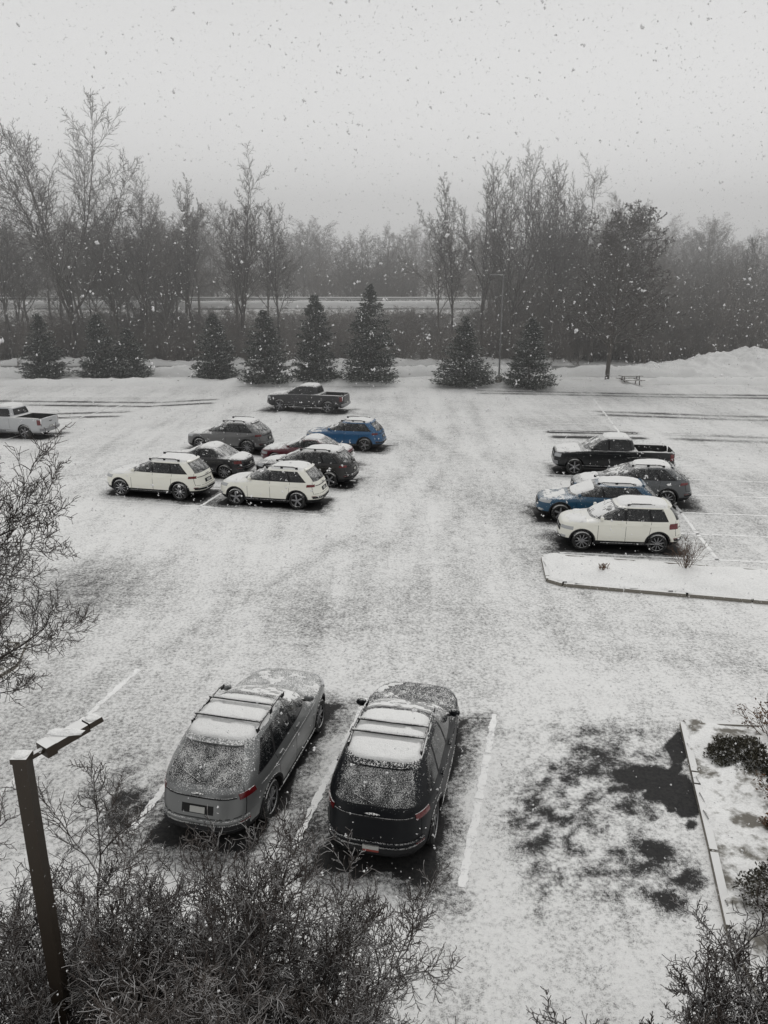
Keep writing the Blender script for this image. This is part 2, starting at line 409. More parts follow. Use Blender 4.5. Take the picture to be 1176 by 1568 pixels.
        if kind!='sedan':
            T.patch(Rr,-.84,.84,g(z2-.01),g(z2+.035),12,3,.07,6)
            p0=Rr(np.array(0.),np.array(g(z1+.05)));p1=Rr(np.array(.45),np.array(g(z1+.14)))
            T.tube([p0+np.array([-.03,0,0]),p1+np.array([-.03,0,0])],.012,0,5)
            if rails:
                zr=g(1.585 if kind=='suv' else 1.61)
                for sg in(-1,1):
                    y=sg*W*.325; xs=np.linspace(L/2-dd(2.25),-L/2+dd(1.05 if not wag else 1.2),9)
                    T.tube([(x,y,(g(1.635) if kind=='suv' else g(1.665))-(.045 if i in(0,8) else 0)) for i,x in enumerate(xs)],.018,0,6)
                    for i in(0,4,8): T.box((xs[i],y,zr),(.10,.03,.09),0)
                for bd in bars:
                    x=L/2-dd(bd)
                    T.box((x,0,g(1.62)+.062),(.05,W*.66,.026),0)
                    T.ell((x+.008,0,g(1.62)+.08),(.034,W*.32,.02),8,14,6,.25)
    obj('windows',G.build('windows',[M_glass]),root)
    obj('trim_and_lights',T.build('trim',[M_trim,M_seam,M_red,M_lamp,M_chrome,M_plate,M_p,M_platered,M_carsnow]),root)
    st=.04 if detail==2 or wag else .055
    xs=np.arange(-L/2+.04,L/2-.04,st); ys=np.arange(-W/2+.02,W/2,st)
    X,Y=np.meshgrid(xs,ys,indexing='ij')
    zt_,ok=S.top(X,Y,g(.84 if kind!='pickup' else 1.0)) if kind!='sedan' else S.top(X,Y,g(.76))
    def reg(z):
        a,xc,w,nn=S.par(z); e=(np.abs((X-xc)/a)**nn+np.abs(Y/w)**nn); return e
    rz={'suv':1.53,'box':1.57,'sedan':1.37,'pickup':1.75}[kind]
    hz={'suv':.915,'box':.985,'sedan':.80,'pickup':1.08}[kind]
    cow={'suv':1.04,'box':.88,'sedan':1.18,'pickup':1.22}[kind]
    rf={'suv':2.25,'box':1.95,'sedan':2.3,'pickup':2.35}[kind]
    d=L/2-X; sd=R_.random()*50
    nn1=fbm(X*3+sd,Y*3,1); nn2=fbm(X*12+sd,Y*12,2)
    Troof=.045*np.clip((1-reg(g(rz)))*5,0,1)*(.6+.7*nn1)
    hoodm=np.clip((1-reg(g(hz)))*6,0,1)*sst(dd(cow)+.05,dd(cow)-.05,d)
    Th=.03*hoodm*sst(.62-hood_snow*.6,.75-hood_snow*.6,nn1*.6+nn2*.4)
    wm=np.clip((1-reg(g(1.10*(1 if kind=='suv' else {'box':1.04,'sedan':.92,'pickup':1.13}[kind]))))*5,0,1)*sst(dd(rf)-.12,dd(rf)-.25,d)*sst(dd(cow)+.10,dd(cow)+.18,d)*(np.abs(Y)<W*.37)
    Tw=.018*wm*sst(.66-glass_snow*.6,.72-glass_snow*.6,nn1*.5+nn2*.5)
    Tt=np.zeros_like(X)
    if kind=='sedan':
        Tt=.035*np.clip((1-reg(g(.90)))*5,0,1)*(d>L-dd(.80))*(.5+.6*nn1)
    for bd in bars: Troof=Troof*(1-.95*np.exp(-((d-dd(bd)-.05)/.045)**2)*(np.abs(Y)<W*.33)*(nn1>.35))
    TT=Troof+Th+Tw+Tt+ (nn2-.5)*.010*(Troof>0.01)
    pos=TT>.004
    Z=zt_+np.where(pos,TT,-.012)
    V=np.stack([X,Y,Z],-1).reshape(-1,3); Q=grid_idx(*X.shape)
    okf=ok.reshape(-1)[Q].all(1)&(pos.reshape(-1)[Q].sum(1)>=2)
    zz=Z.reshape(-1)[Q]; okf&=(zz.max(1)-zz.min(1)<.14)
    Q=Q[okf]
    sm=mesh_quads('snow_cover',V,Q,[M_carsnow],True); obj('snow_cover',sm,root)
    if kind=='pickup':
        bx=np.linspace(-L/2+dd(.10),-L/2+dd(1.74),24); by=np.linspace(-W*.40,W*.40,14)
        BX,BY=np.meshgrid(bx,by,indexing='ij'); BZ=g(.80)+.18*fbm(BX*2,BY*2,5)
        obj('bed_snow',mesh_quads('bed_snow',np.stack([BX,BY,BZ],-1),grid_idx(24,14),[M_carsnow],True),root)
        rl=MB()
        for sg in(-1,1): rl.ell((-L/2+dd(.92),sg*W*.445,g(1.205)),(dd(.86),.045,.028),0,16,6,.1)
        obj('rail_snow',rl.build('rail_snow',[M_carsnow]),root)
    wm_=get_wheel(wr,spokes); k=0
    for x in ax:
        yw=float(S.side(1)(np.array(L/2-x),np.array(wr+.1))[1])-.125
        for sg in(-1,1):
            k+=1; obj('wheel_%d'%k,wm_,root,(x,sg*yw,wr),(0,R_.random()*6,0 if sg>0 else math.pi))
    carlist.append((cx,cy,math.radians(head),L,W))
    return root

WHT=(.80,.79,.71)
car('parked_wagon','wagon',-2.52,12.93,90-13.6,(.17,.175,.175),4.8,1.88,1.64,2.75,.345,10,metal=.4,bars=(2.75,3.3),hood_snow=.15,dust=.55,side=.03,glass_snow=.3)
car('parked_suv','suv',.29,12.33,90-12.4,(.003,.004,.006),4.65,1.90,1.68,2.78,.36,10,bars=(2.95,3.3),hood_snow=.12,dust=.48,side=-.10,glass_snow=.3,coat=.05,rough=.45,detail=2,spec=.25)
car('parked_suv','suv',-9.75,32.5,180-14,WHT,4.7,1.86,1.70,2.8,.36,10,hood_snow=.5)
car('parked_suv','suv',-4.6,31.15,180-13,WHT,4.5,1.85,1.68,2.67,.35,5,hood_snow=.5)
car('parked_sedan','sedan',-8.56,36.0,180-13,(.018,.018,.020),4.7,1.82,1.46,2.75,.33,10,clad=False,hood_snow=.8,glass_snow=.8)
car('parked_suv','wagon',-8.35,41.2,180-14,(.12,.12,.12),4.7,1.86,1.72,2.75,.36,10,hood_snow=.4,metal=.3)
car('parked_suv','suv',-3.55,34.5,180-13,(.010,.009,.009),4.7,1.85,1.66,2.75,.35,5,hood_snow=.25,side=0,coat=.2)
car('parked_sedan','sedan',-3.85,37.9,180-13,(.10,.010,.02),4.7,1.82,1.46,2.75,.33,10,clad=False,hood_snow=.4,glass_snow=.8)
car('parked_suv','suv',-2.1,41.9,180-13,(.010,.085,.20),4.4,1.80,1.60,2.62,.34,5,hood_snow=.2,metal=.1,dust=.45)
car('pickup_truck','pickup',-5.3,54.0,180-15,(.012,.012,.014),5.7,1.95,1.82,3.55,.40,6,hood_snow=.3,clad=False,side=0,coat=.15)
car('pickup_truck','pickup',-22.3,45.3,180-13,(.45,.46,.47),5.7,1.95,1.82,3.55,.40,6,hood_snow=.5,clad=False,metal=.1)
car('pickup_truck','pickup',11.0,36.3,180-8,(.005,.006,.007),5.6,1.92,1.80,3.5,.39,6,hood_snow=.45,clad=False,side=-.05,coat=.1)
car('parked_suv','wagon',10.35,31.3,180-8,(.08,.085,.09),4.85,1.88,1.70,2.85,.36,10,hood_snow=.5,metal=.3)
car('parked_hatchback','suv',8.35,29.0,180-8,(.008,.060,.12),4.7,1.82,1.55,2.75,.345,5,hood_snow=.3,glass_snow=.8,metal=.1,dust=.5)
car('parked_compact_suv','box',8.25,25.8,180-7,WHT,4.15,1.78,1.66,2.52,.34,10,hood_snow=.25,glass_snow=.5)

# ------------------------------------------------------------ terrain
def gz(x,y):
    return 5.0*sst(88,103,y)+.0*x
gx=np.unique(np.concatenate([np.linspace(-1600,-120,12),np.arange(-120,121,2.),np.linspace(120,1600,12)]))
gy=np.unique(np.concatenate([np.linspace(-60,0,6),np.arange(0,150,1.5),np.linspace(150,400,20),np.linspace(400,2200,12)]))
GX,GY=np.meshgrid(gx,gy,indexing='ij'); GZ=gz(GX,GY)+np.where((GY>66)&(GY<160),.35*(fbm(GX*.25,GY*.25,3)-.5),0)
GZ=np.where(((GY>68)&(GY<86)),np.minimum(GZ,.1),GZ)
m,nt,b=newmat('ground_snow')
n1=noise(nt,.8,5); n2=noise(nt,9,3)
f=mrange(nt,mth(nt,'ADD',mth(nt,'MULTIPLY',n1,.5),mth(nt,'MULTIPLY',n2,.5)),.50,.60)
tc=N(nt,'ShaderNodeTexCoord'); sx=N(nt,'ShaderNodeSeparateXYZ'); nt.links.new(tc.outputs['Object'],sx.inputs[0])
wood=mrange(nt,sx.outputs[1],80,86,.30,.85)
nt.links.new(mixc(nt,mth(nt,'MULTIPLY',f,wood),(.80,.80,.79),(.13,.115,.09)),b.inputs['Base Color']); b.inputs['Roughness'].default_value=.9
bump(nt,b,n2,.4,.05)
obj('ground',mesh_quads('ground',np.stack([GX,GY,GZ],-1),grid_idx(*GX.shape),[m],True))

# parking lot
st=.16
lx=np.arange(-46,46+st,st); ly=np.arange(-4,66.4,st)
LX,LY=np.meshgrid(lx,ly,indexing='ij')
bare=np.zeros_like(LX)
wob=(fbm(LX*1.2,LY*1.2,4)-.5); wob2=fbm(LX*4,LY*4,8)-.5
for cx,cy,h,L,W in carlist:
    u=(LX-cx)*math.cos(h)+(LY-cy)*math.sin(h); v=-(LX-cx)*math.sin(h)+(LY-cy)*math.cos(h)
    dq=np.maximum(np.abs(u)-L/2,np.abs(v)-W/2)+wob*.35+wob2*.25
    bare=np.maximum(bare,1.0*sst(.06,-.24,dq)); bare=np.maximum(bare,.22*sst(.7,.0,dq+wob*.8))
def inpoly(P):
    D=np.full(LX.shape,1e9); ins=np.zeros(LX.shape,bool); n=len(P)
    for i in range(n):
        x0,y0=P[i];x1,y1=P[(i+1)%n]
        t=np.clip(((LX-x0)*(x1-x0)+(LY-y0)*(y1-y0))/((x1-x0)**2+(y1-y0)**2),0,1)
        D=np.minimum(D,np.hypot(LX-x0-t*(x1-x0),LY-y0-t*(y1-y0)))
        c=((y0>LY)!=(y1>LY))&(LX<(x1-x0)*(LY-y0)/(y1-y0+1e-12)+x0); ins^=c
    return np.where(ins,-D,D)
pud=inpoly([(6.15,14.0),(5.6,13.0),(4.2,12.6),(4.9,12.1),(5.3,11.1),(5.75,11.9)])
bare=np.maximum(bare,1.15*sst(.12,-.12,pud+wob*.7+wob2*.6))
grit=inpoly([(2.6,14.0),(4.3,14.6),(6.0,14.4),(5.5,11),(5.0,9.2),(3.6,8.7),(2.0,9.6),(1.9,11.5)])
gm=sst(.6,-1.3,grit+wob*1.0)
wob3=fbm(LX*1.6,LY*1.6,31)-.5; wob4=fbm(LX*6,LY*6,37)-.5
bare=np.maximum(bare,gm*np.clip(.20+.5*wob3+1.0*wob4,0.05,.42))
for (ex,ey,er,ea) in [(4.5,10.6,.45,.7),(4.8,10.0,.35,.75),(3.9,13.6,.4,.5),(2.6,10.8,.4,.35),(4.3,9.5,.4,.45)]:
    bare=np.maximum(bare,ea*np.exp(-(((LX-ex)/er)**2+((LY-ey)/(er*.8))**2))*np.clip(.55+2.2*wob2+2.0*wob4,0,1.3))
grit2=np.exp(-(((LX+4.7)/.9)**2+((LY-11.7)/1.2)**2)); bare=np.maximum(bare,grit2*np.clip(.22+1.0*wob3+1.0*wob4,0,.45))
grit3=np.exp(-(((LX+9)/2.8)**2+((LY-22)/2.6)**2)); bare=np.maximum(bare,grit3*.16)
grit4=np.exp(-(((LX+1.3)/.35)**2+((LY-11.1)/.8)**2)); bare=np.maximum(bare,grit4*.35)
grit5=np.exp(-(((LX+1.0)/4)**2+((LY-19.5)/2.0)**2)); bare=np.maximum(bare,grit5*.07)
bare=bare+.09*np.clip(fbm(LX*.16+3,LY*.10,44)-.45,0,1)*2*(LY<60)
def track(P,w,a):
    global bare
    D=np.full(LX.shape,1e9)
    for i in range(len(P)-1):
        x0,y0=P[i];x1,y1=P[i+1]
        t=np.clip(((LX-x0)*(x1-x0)+(LY-y0)*(y1-y0))/((x1-x0)**2+(y1-y0)**2),0,1)
        D=np.minimum(D,np.hypot(LX-x0-t*(x1-x0),LY-y0-t*(y1-y0)))
    bare=np.maximum(bare,bare*.5+a*np.exp(-(D/w)**2)*np.clip(.1+1.2*fbm(LX*.5,LY*.5,6),.1,1.2))
for o in (0,1.7): 
    track([(-40,57+o),(-17,55.5+o),(-13,57.0+o)],.35,.45)
    track([(-42,50+o),(-26,50.2+o),(-18,51.5+o)],.35,.5)
    track([(10.2,44.6+o*.9),(15,44.2+o*.9)],.35,.65)
    track([(-2.5+o,16),(1.5+o,30),(4+o,42),(5+o,60)],.4,.07)
    track([(-6+o,17),(-1+o,27),(2+o,40)],.4,.07)
    track([(1.0+o,16),(3.5+o,24),(4+o,34),(-1+o,52),(-8,58+o)],.4,.065)
    track([(-13,24+o),(-6,20+o),(2,18.5+o),(12,16+o)],.45,.065)
    track([(8,62+o*.8),(22,60+o*.8),(45,58+o)],.4,.32)
    track([(15,52+o*.8),(24,50+o*.8),(45,49+o)],.4,.32)
    track([(17,44+o*.8),(28,42+o*.8),(45,41+o)],.4,.22)
lot=mesh_quads('parking_lot',np.stack([LX,LY,np.full_like(LX,.02)],-1),grid_idx(*LX.shape),[])
at=lot.attributes.new('bare','FLOAT','POINT'); at.data.foreach_set('value',bare.astype(np.float32).ravel())
def lotmat(name,base=0.0,useattr=True):
    m,nt,b=newmat(name)
    tc=N(nt,'ShaderNodeTexCoord')
    mp=N(nt,'ShaderNodeMapping'); nt.links.new(tc.outputs['Object'],mp.inputs[0]); mp.inputs['Rotation'].default_value=(0,0,math.radians(14)); mp.inputs['Scale'].default_value=(1.0,.13,1)
    big=noise(nt,.18,3,.55); streak=noise(nt,.9,4,.65,mp.outputs[0]); mid=noise(nt,2.6,5,.65); fine=noise(nt,13,4,.8); grain=noise(nt,48,2,.7)
    cov=mth(nt,'ADD',mth(nt,'MULTIPLY',big,.18),mth(nt,'MULTIPLY',streak,.20))
    cov=mth(nt,'ADD',cov,mth(nt,'MULTIPLY',mid,.18))
    cov=mth(nt,'ADD',cov,base+.01)
    if useattr:
        a=N(nt,'ShaderNodeAttribute'); a.attribute_name='bare'
        cov=mth(nt,'ADD',cov,mth(nt,'MULTIPLY',a.outputs['Fac'],.66))
    g=mth(nt,'ADD',mth(nt,'MULTIPLY',fine,.6),mth(nt,'MULTIPLY',grain,.4))
    t=mth(nt,'ADD',cov,mth(nt,'MULTIPLY',g,.95))
    f=mrange(nt,t,.725,1.0)
    sn=mixc(nt,mrange(nt,grain,.3,.7),(.75,.75,.74),(.88,.88,.87))
    asp=mixc(nt,mrange(nt,fine,.3,.7),(.013,.013,.014),(.034,.033,.032))
    nt.links.new(mixc(nt,f,sn,asp),b.inputs['Base Color'])
    nt.links.new(mrange(nt,f,0,1,.9,.75),b.inputs['Roughness']); b.inputs['Specular IOR Level'].default_value=.25
    bump(nt,b,g,.6,.025)
    return m
M_lot=lotmat('lot_snow'); lot.materials.append(M_lot)
obj('parking_lot',lot)

M_line,nt,b=newmat('lane_paint')
g1=mth(nt,'ADD',mth(nt,'MULTIPLY',noise(nt,18,4,.75),.6),mth(nt,'MULTIPLY',noise(nt,1.5,3),.4)); nt.links.new(mixc(nt,mrange(nt,g1,.50,.66),(.90,.90,.89),(.50,.50,.50)),b.inputs['Base Color']); b.inputs['Roughness'].default_value=.8
LB=MB()
def line(x0,y0,x1,y1,w=.12):
    d=Vector((x1-x0,y1-y0)).normalized(); p=Vector((-d.y,d.x))*w/2; n=max(2,int(math.hypot(x1-x0,y1-y0)/.09))
    V=[];F=[]
    for i in range(n+1):
        t=i/n; c=Vector((x0+(x1-x0)*t,y0+(y1-y0)*t)); k=1+.8*(R_.random()-.5); k2=1+.8*(R_.random()-.5)
        V+=[(c.x-p.x*k,c.y-p.y*k,.027),(c.x+p.x*k2,c.y+p.y*k2,.027)]
    for i in range(n):
        if R_.random()>.03: F.append((2*i,2*i+2,2*i+3,2*i+1))
    LB.add(V,F,0)
sn,cs=math.sin(math.radians(13.5)),math.cos(math.radians(13.5))
for k in range(0,7):
    ox,oy=1.83-2.87*k*cs,12.3+2.87*k*sn
    line(ox-sn*2.6,oy-cs*2.6,ox+sn*2.5,oy+cs*2.5,.13)
def rows(cx,cy,yaw,n0,n1,depth=5.2,sp=2.72,both=True):
    c,s=math.cos(math.radians(yaw)),math.sin(math.radians(yaw))
    f=(c,-s); r=(s,c)
    for k in range(n0,n1+1):
        x,y=cx+r[0]*sp*k,cy+r[1]*sp*k
        line(x-f[0]*depth,y-f[1]*depth,x+(f[0]*depth if both else 0),y+(f[1]*depth if both else 0),.13)
    line(cx+r[0]*sp*n0,cy+r[1]*sp*n0,cx+r[0]*sp*n1,cy+r[1]*sp*n1,.13)
rows(-7.6,30.4,13,0,6)
rows(11.2,24.2,8,0,13)
rows(-24,35,13,0,8)
me=LB.build('stall_lines',[M_line],smooth=False); obj('stall_line_paint',me)

RX,RY=np.meshgrid(np.linspace(-110,70,180),np.linspace(0,1,12),indexing='ij')
ry=75.0+RY*4.6+0.0*RX
obj('road',mesh_quads('road',np.stack([RX,ry,np.full_like(RX,.22)],-1),grid_idx(180,12),[lotmat('road_snow',.14,False)]))
def ridge(name,pts,w,h,seed,mat=M_bank,nv=14,step=.25,z0=0,rough=1.):
    P=[Vector(p) for p in pts]; S=[]; 
    for a,c in zip(P[:-1],P[1:]):
        n=max(2,int((c-a).length/step)); S+=[a+(c-a)*i/n for i in range(n)]
    S.append(P[-1]); n=len(S); V=np.zeros((n,nv,3))
    for i,p in enumerate(S):
        d=(S[min(i+1,n-1)]-S[max(i-1,0)]).normalized(); q=Vector((-d.y,d.x))
        for j in range(nv):
            t=j/(nv-1)*2-1; x=p.x+q.x*t*w/2; y=p.y+q.y*t*w/2
            endf=min(1,i/4,(n-1-i)/4)
            V[i,j]=(x,y,0)
            V[i,j,2]=(1-t*t)**.8*endf
    F1=fbm(V[...,0]*.5,V[...,1]*.5,seed)-.5; F2=fbm(V[...,0]*2.5,V[...,1]*2.5,seed+5)-.5
    V[...,2]=z0+V[...,2]*h*(1.07+rough*(1.1*F1+.55*F2))-.03
    return obj(name,mesh_quads(name,V,grid_idx(n,nv),[mat],True))
ridge('snow_bank',[(-46,67.2),(-20,67.8),(22,66.6)],2.6,.42,1)
ridge('snow_bank',[(-46,73.6),(20,73.8),(30,73)],2.2,.75,2)
ridge('snow_bank',[(-60,81.0),(20,81.5)],2.4,.7,9)
ridge('snow_bank',[(23,68.5),(46,67)],2.4,.5,4)
ridge('snow_bank',[(-110,102.6),(70,102.6)],1.8,.85,14,mat=M_snow,nv=8,step=.8,z0=5.0,rough=.25)
px,py=np.meshgrid(np.linspace(20,52,200),np.linspace(69,84,100),indexing='ij')
e=((px-37)/13.5)**2+((py-76.5)/6)**2
pz=2.2*np.clip(1-e,0,1)**.6*(.35+.6*fbm(px*.35,py*.35,6)+.65*fbm(px*1.1,py*1.1,2))*(.75+.25*np.sin(px*.35+1))-.05+.35*(fbm(px*2.6,py*2.6,12)-.5)*(e<1)
obj('snow_pile',mesh_quads('snow_pile',np.stack([px,py,pz],-1),grid_idx(200,100),[M_bank],True))

def island(name,poly,h,seed,kerb=.13,mat=M_bank,res=.12):
    P=np.array(poly); x0,y0=P.min(0)-.1;x1,y1=P.max(0)+.1
    X,Y=np.meshgrid(np.arange(x0,x1,res),np.arange(y0,y1,res),indexing='ij')
    D=np.full(X.shape,1e9); ins=np.zeros(X.shape,bool); n=len(P)
    for i in range(n):
        ax_,ay=P[i];bx,by=P[(i+1)%n]
        t=np.clip(((X-ax_)*(bx-ax_)+(Y-ay)*(by-ay))/((bx-ax_)**2+(by-ay)**2),0,1)
        D=np.minimum(D,np.hypot(X-ax_-t*(bx-ax_),Y-ay-t*(by-ay)))
        c=((ay>Y)!=(by>Y))&(X<(bx-ax_)*(Y-ay)/(by-ay+1e-12)+ax_); ins^=c
    sd=np.where(ins,D,-D)
    lip=sst(.35,.6,fbm(X*1.3,Y*1.3,seed+9))*.06
    Z=np.where(sd>-.03,kerb-.03+lip+h*sst(.02,.9,sd)*(.4+1.1*fbm(X*.8,Y*.8,seed))+.05*(fbm(X*4,Y*4,seed)-.5),-.02)
    Q=grid_idx(*X.shape); keep=(sd.reshape(-1)[Q]>-.10).all(1)
    root=obj(name,None)
    obj('soil_and_snow',mesh_quads('cover',np.stack([X,Y,Z],-1),Q[keep],[mat],True),root)
    K=MB()
    for i in range(n):
        a=Vector(poly[i]);c=Vector(poly[(i+1)%n]); d=(c-a); L=d.length; d.normalize(); ang=math.atan2(d.y,d.x); s=0
        while s<L:
            l=min(1.8,L-s); mid=a+d*(s+l/2)
            if l>.1: K.box((mid.x,mid.y,kerb/2),(l-.015,.13,kerb),0,Matrix.Rotation(ang+R_.gauss(0,.006),3,'Z'),.97)
            s+=1.8
    obj('kerb',K.build('kerb',[M_conc],smooth=False),root)
    return root
island('traffic_island',[(5.35,24.3),(5.12,22.3),(5.5,21.95),(22,18.1),(22.8,20.7),(5.7,24.55)],.22,3)
M_bed=snowmat('bed_snow_mulch',2.6,.27,30)
island('planting_bed',[(6.35,14.3),(5.85,12.2),(5.05,8.9),(4.9,4.0),(16,3.0),(17,13.5)],.10,7,mat=M_bed)
island('planting_bed',[(-9.3,18.0),(-9.0,16.8),(-10.5,12.5),(-16,13.5),(-15,19)],.30,5,mat=M_bed)
island('planting_bed',[(-14,7.6),(.9,7.0),(1.2,2.0),(-14,2.0)],.08,8,mat=M_bed)

# ------------------------------------------------------------ vegetation
def grow_tree(seed,H,r0,spec,lean=(0,0),d0=None):
    rd=random.Random(seed); segs=[]
    def rv(): return Vector((rd.gauss(0,1),rd.gauss(0,1),rd.gauss(0,1)))
    def grow(p,d,L,r,lvl):
        sp=spec[lvl]; ns=sp['ns']; step=L/ns; pts=[p.copy()]; ds=[d.copy()]; rs=[r]
        for i in range(ns):
            d=(d+rv()*sp['w']+Vector((0,0,sp['up']))).normalized()
            q=p+d*step; r1=r*(1-sp.get('tp',.75)*(i+1)/ns)
            segs.append((p.x,p.y,p.z,q.x,q.y,q.z,rs[-1],r1)); p=q; pts.append(p.copy()); ds.append(d.copy()); rs.append(r1)
        if lvl+1<len(spec):
            c=spec[lvl+1]; n=c['n']; az=rd.random()*6.28
            for k in range(n):
                t=c['s']+(1-c['s'])*(k+rd.random()*.9)/n; t=min(t,.999); i=int(t*ns); fr=t*ns-i
                pp=pts[i].lerp(pts[i+1],fr); dd_=ds[i+1]
                o=dd_.orthogonal().normalized(); az+=2.4+rd.gauss(0,.4)
                o=Matrix.Rotation(az,3,dd_)@o; a=math.radians(c['a']+rd.gauss(0,8))
                nd=dd_*math.cos(a)+o*math.sin(a)
                rr=(rs[i]*(1-fr)+rs[i+1]*fr)*c.get('r',.55)
                grow(pp,nd.normalized(),L*c['l']*(1-c.get('f',.45)*t)*(.7+.6*rd.random()),max(rr,c.get('rm',.004)),lvl+1)
    d=Vector((lean[0],lean[1],1)).normalized() if d0 is None else Vector(d0).normalized()
    grow(Vector((0,0,-.1)),d,H,r0,0)
    return np.array(segs)
def seg_mesh(name,S,mats,k=3,rmin=0):
    p=S[:,0:3];q=S[:,3:6];r0=np.maximum(S[:,6],rmin);r1=np.maximum(S[:,7],rmin)
    d=q-p; d/=np.linalg.norm(d,axis=1,keepdims=True)+1e-9
    up=np.where(np.abs(d[:,2:3])>.9,np.array([[1.,0,0]]),np.array([[0,0,1.]]))
    a=np.cross(up,d); a/=np.linalg.norm(a,axis=1,keepdims=True)+1e-9; b=np.cross(d,a)
    V=np.zeros((len(S),2,k,3))
    for j in range(k):
        t=2*math.pi*j/k+.5; o=a*math.cos(t)+b*math.sin(t)
        V[:,0,j]=p+o*r0[:,None]; V[:,1,j]=q+o*r1[:,None]
    base=(np.arange(len(S))*2*k)[:,None]
    Q=np.concatenate([base+np.array([[j,(j+1)%k,k+(j+1)%k,k+j]]) for j in range(k)])
    return mesh_quads(name,V,Q,mats,True)
def spec_tall(dens=1.0,a1=32,tw=.014,s0=.20):
    return [dict(ns=9,w=.05,up=.03,tp=.85),
        dict(n=int(16*dens),s=s0,a=a1,l=.55,f=.62,ns=7,w=.10,up=.07,r=.50,rm=.03),
        dict(n=int(9*dens),s=.15,a=36,l=.42,f=.45,ns=5,w=.13,up=.06,r=.5,rm=.02),
        dict(n=int(7*dens),s=.12,a=38,l=.42,f=.4,ns=3,w=.16,up=.05,r=.5,rm=tw),
        dict(n=int(6*dens),s=.1,a=36,l=.45,f=.3,ns=2,w=.2,up=.04,r=.6,rm=tw*.75)]
def spec_fork(n1=6,a1=28,up=.06,l1=1.9):
    return [dict(ns=4,w=.03,up=.02,tp=.40),
        dict(n=n1,s=.45,a=a1,l=l1,f=.25,ns=9,w=.07,up=up,r=.62,rm=.05,tp=.88),
        dict(n=14,s=.22,a=34,l=.36,f=.55,ns=5,w=.11,up=.07,r=.5,rm=.03),
        dict(n=9,s=.12,a=38,l=.42,f=.4,ns=3,w=.15,up=.05,r=.5,rm=.018),
        dict(n=6,s=.1,a=38,l=.45,f=.3,ns=2,w=.2,up=.04,r=.6,rm=.014)]
TALL=[]
for i,(a1,dn,s0) in enumerate([(30,1.0,.22),(38,1.0,.2),(24,1.05,.25),(36,1.05,.08),(44,1.0,.06),(34,1.05,.45),(42,1.05,.42)]):
    TALL.append(seg_mesh('bare_tree_mesh_%d'%i,grow_tree(100+i,20,.30,spec_tall(dn,a1,s0=s0)),[M_bark],3,.011))
HERO=[]
for s_,a in ((301,spec_fork(7,28,.07)),(302,spec_fork(5,20,.05,1.7)),(303,spec_fork(6,24,.06))):
    HERO.append(seg_mesh('forked_tree_mesh_%d'%s_,grow_tree(s_,9,.36,a),[M_barkhero],3,.016))
for s_ in (311,312):
    HERO.append(seg_mesh('tall_tree_mesh_%d'%s_,grow_tree(s_,20,.32,spec_tall(1.05,28,.018,.3)),[M_barkhero],3,.016))
shr=[]
for i in range(3):
    S=[]
    rd=random.Random(50+i)
    for k in range(11):
        s=grow_tree(500+i*20+k,5.5*(.55+.55*rd.random()),.045,[dict(ns=5,w=.09,up=.05,tp=.8),dict(n=10,s=.06,a=30,l=.5,f=.5,ns=3,w=.15,up=.08,r=.6,rm=.015),dict(n=7,s=.1,a=37,l=.45,f=.4,ns=2,w=.2,up=.05,r=.6,rm=.012),dict(n=4,s=.15,a=40,l=.5,f=.4,ns=1,w=.2,up=.05,r=.6,rm=.010)],d0=(rd.gauss(0,.25),rd.gauss(0,.25),1))
        o=np.array([rd.gauss(0,1.2),rd.gauss(0,1.2),0]); s[:,0:3]+=o; s[:,3:6]+=o; S.append(s)
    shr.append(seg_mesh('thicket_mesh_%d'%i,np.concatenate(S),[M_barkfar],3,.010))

def put(name,me,x,y,h,base,rz=None,parent=None,wid=1.0,z=None):
    s=h/base; return obj(name,me,parent,(x,y,(float(gz(x,y)) if z is None else z)),(0,0,R_.random()*6.28 if rz is None else rz),(s*wid,s*wid,s))
def mh(me):
    c=np.zeros(len(me.vertices)*3,np.float32); me.vertices.foreach_get('co',c); return float(c.reshape(-1,3)[:,2].max())
TH=[mh(m_) for m_ in TALL]; SH=[mh(m_) for m_ in shr]; HH=[mh(m_) for m_ in HERO]
for (x,y,h,v,w) in [(-33,83,26.5,0,1.05),(-41,86,20,3,1),(-26,86,20.5,1,.9),(-20.8,86,19.5,4,.85),(-15.3,84,21.5,2,1.0),(-11.5,87,17,3,.85),(-29.5,88,18,4,.9),
                    (7.4,85,19.2,4,.8),(10.6,85,21.0,1,.85),(13.6,85,22.8,0,.8),(17.8,85,21.2,1,.85),(22.6,85,21,2,.85),(27,86,16.8,3,.9),(20,88,18,3,.8),(44,97,10.5,3,.9)]:
    put('bare_tree',HERO[v],x,y,h,HH[v],wid=w,z=-.1 if y<90 else None)
mass=obj('distant_treeline',None)
for k in range(125):
    x=R_.uniform(-75,75); y=R_.uniform(84,100)
    if -10<x<5.5: continue
    h=R_.uniform(10.5,15.5) if x<30 else R_.uniform(8,11)
    v=R_.choice([5,6,5,6,0]) if x<14 else R_.choice([3,4,3,4,1]); put('tree',TALL[v],x,y,h,TH[v],parent=mass,wid=1.2,z=0 if y<90 else None)
for k in range(150):
    y=R_.uniform(119,180); x=R_.uniform(-.60,.60)*y
    h=R_.uniform(9.5,13.5)*(1.0 if y<160 else 1.2); v=R_.choice([3,4]); put('tree',TALL[v],x,y,h,TH[v],parent=mass,wid=1.5)
for k in range(110):
    y=R_.uniform(117,150); x=R_.uniform(-.60,.60)*y
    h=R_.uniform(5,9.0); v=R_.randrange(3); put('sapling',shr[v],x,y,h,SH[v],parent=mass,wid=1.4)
brush=obj('thicket',None)
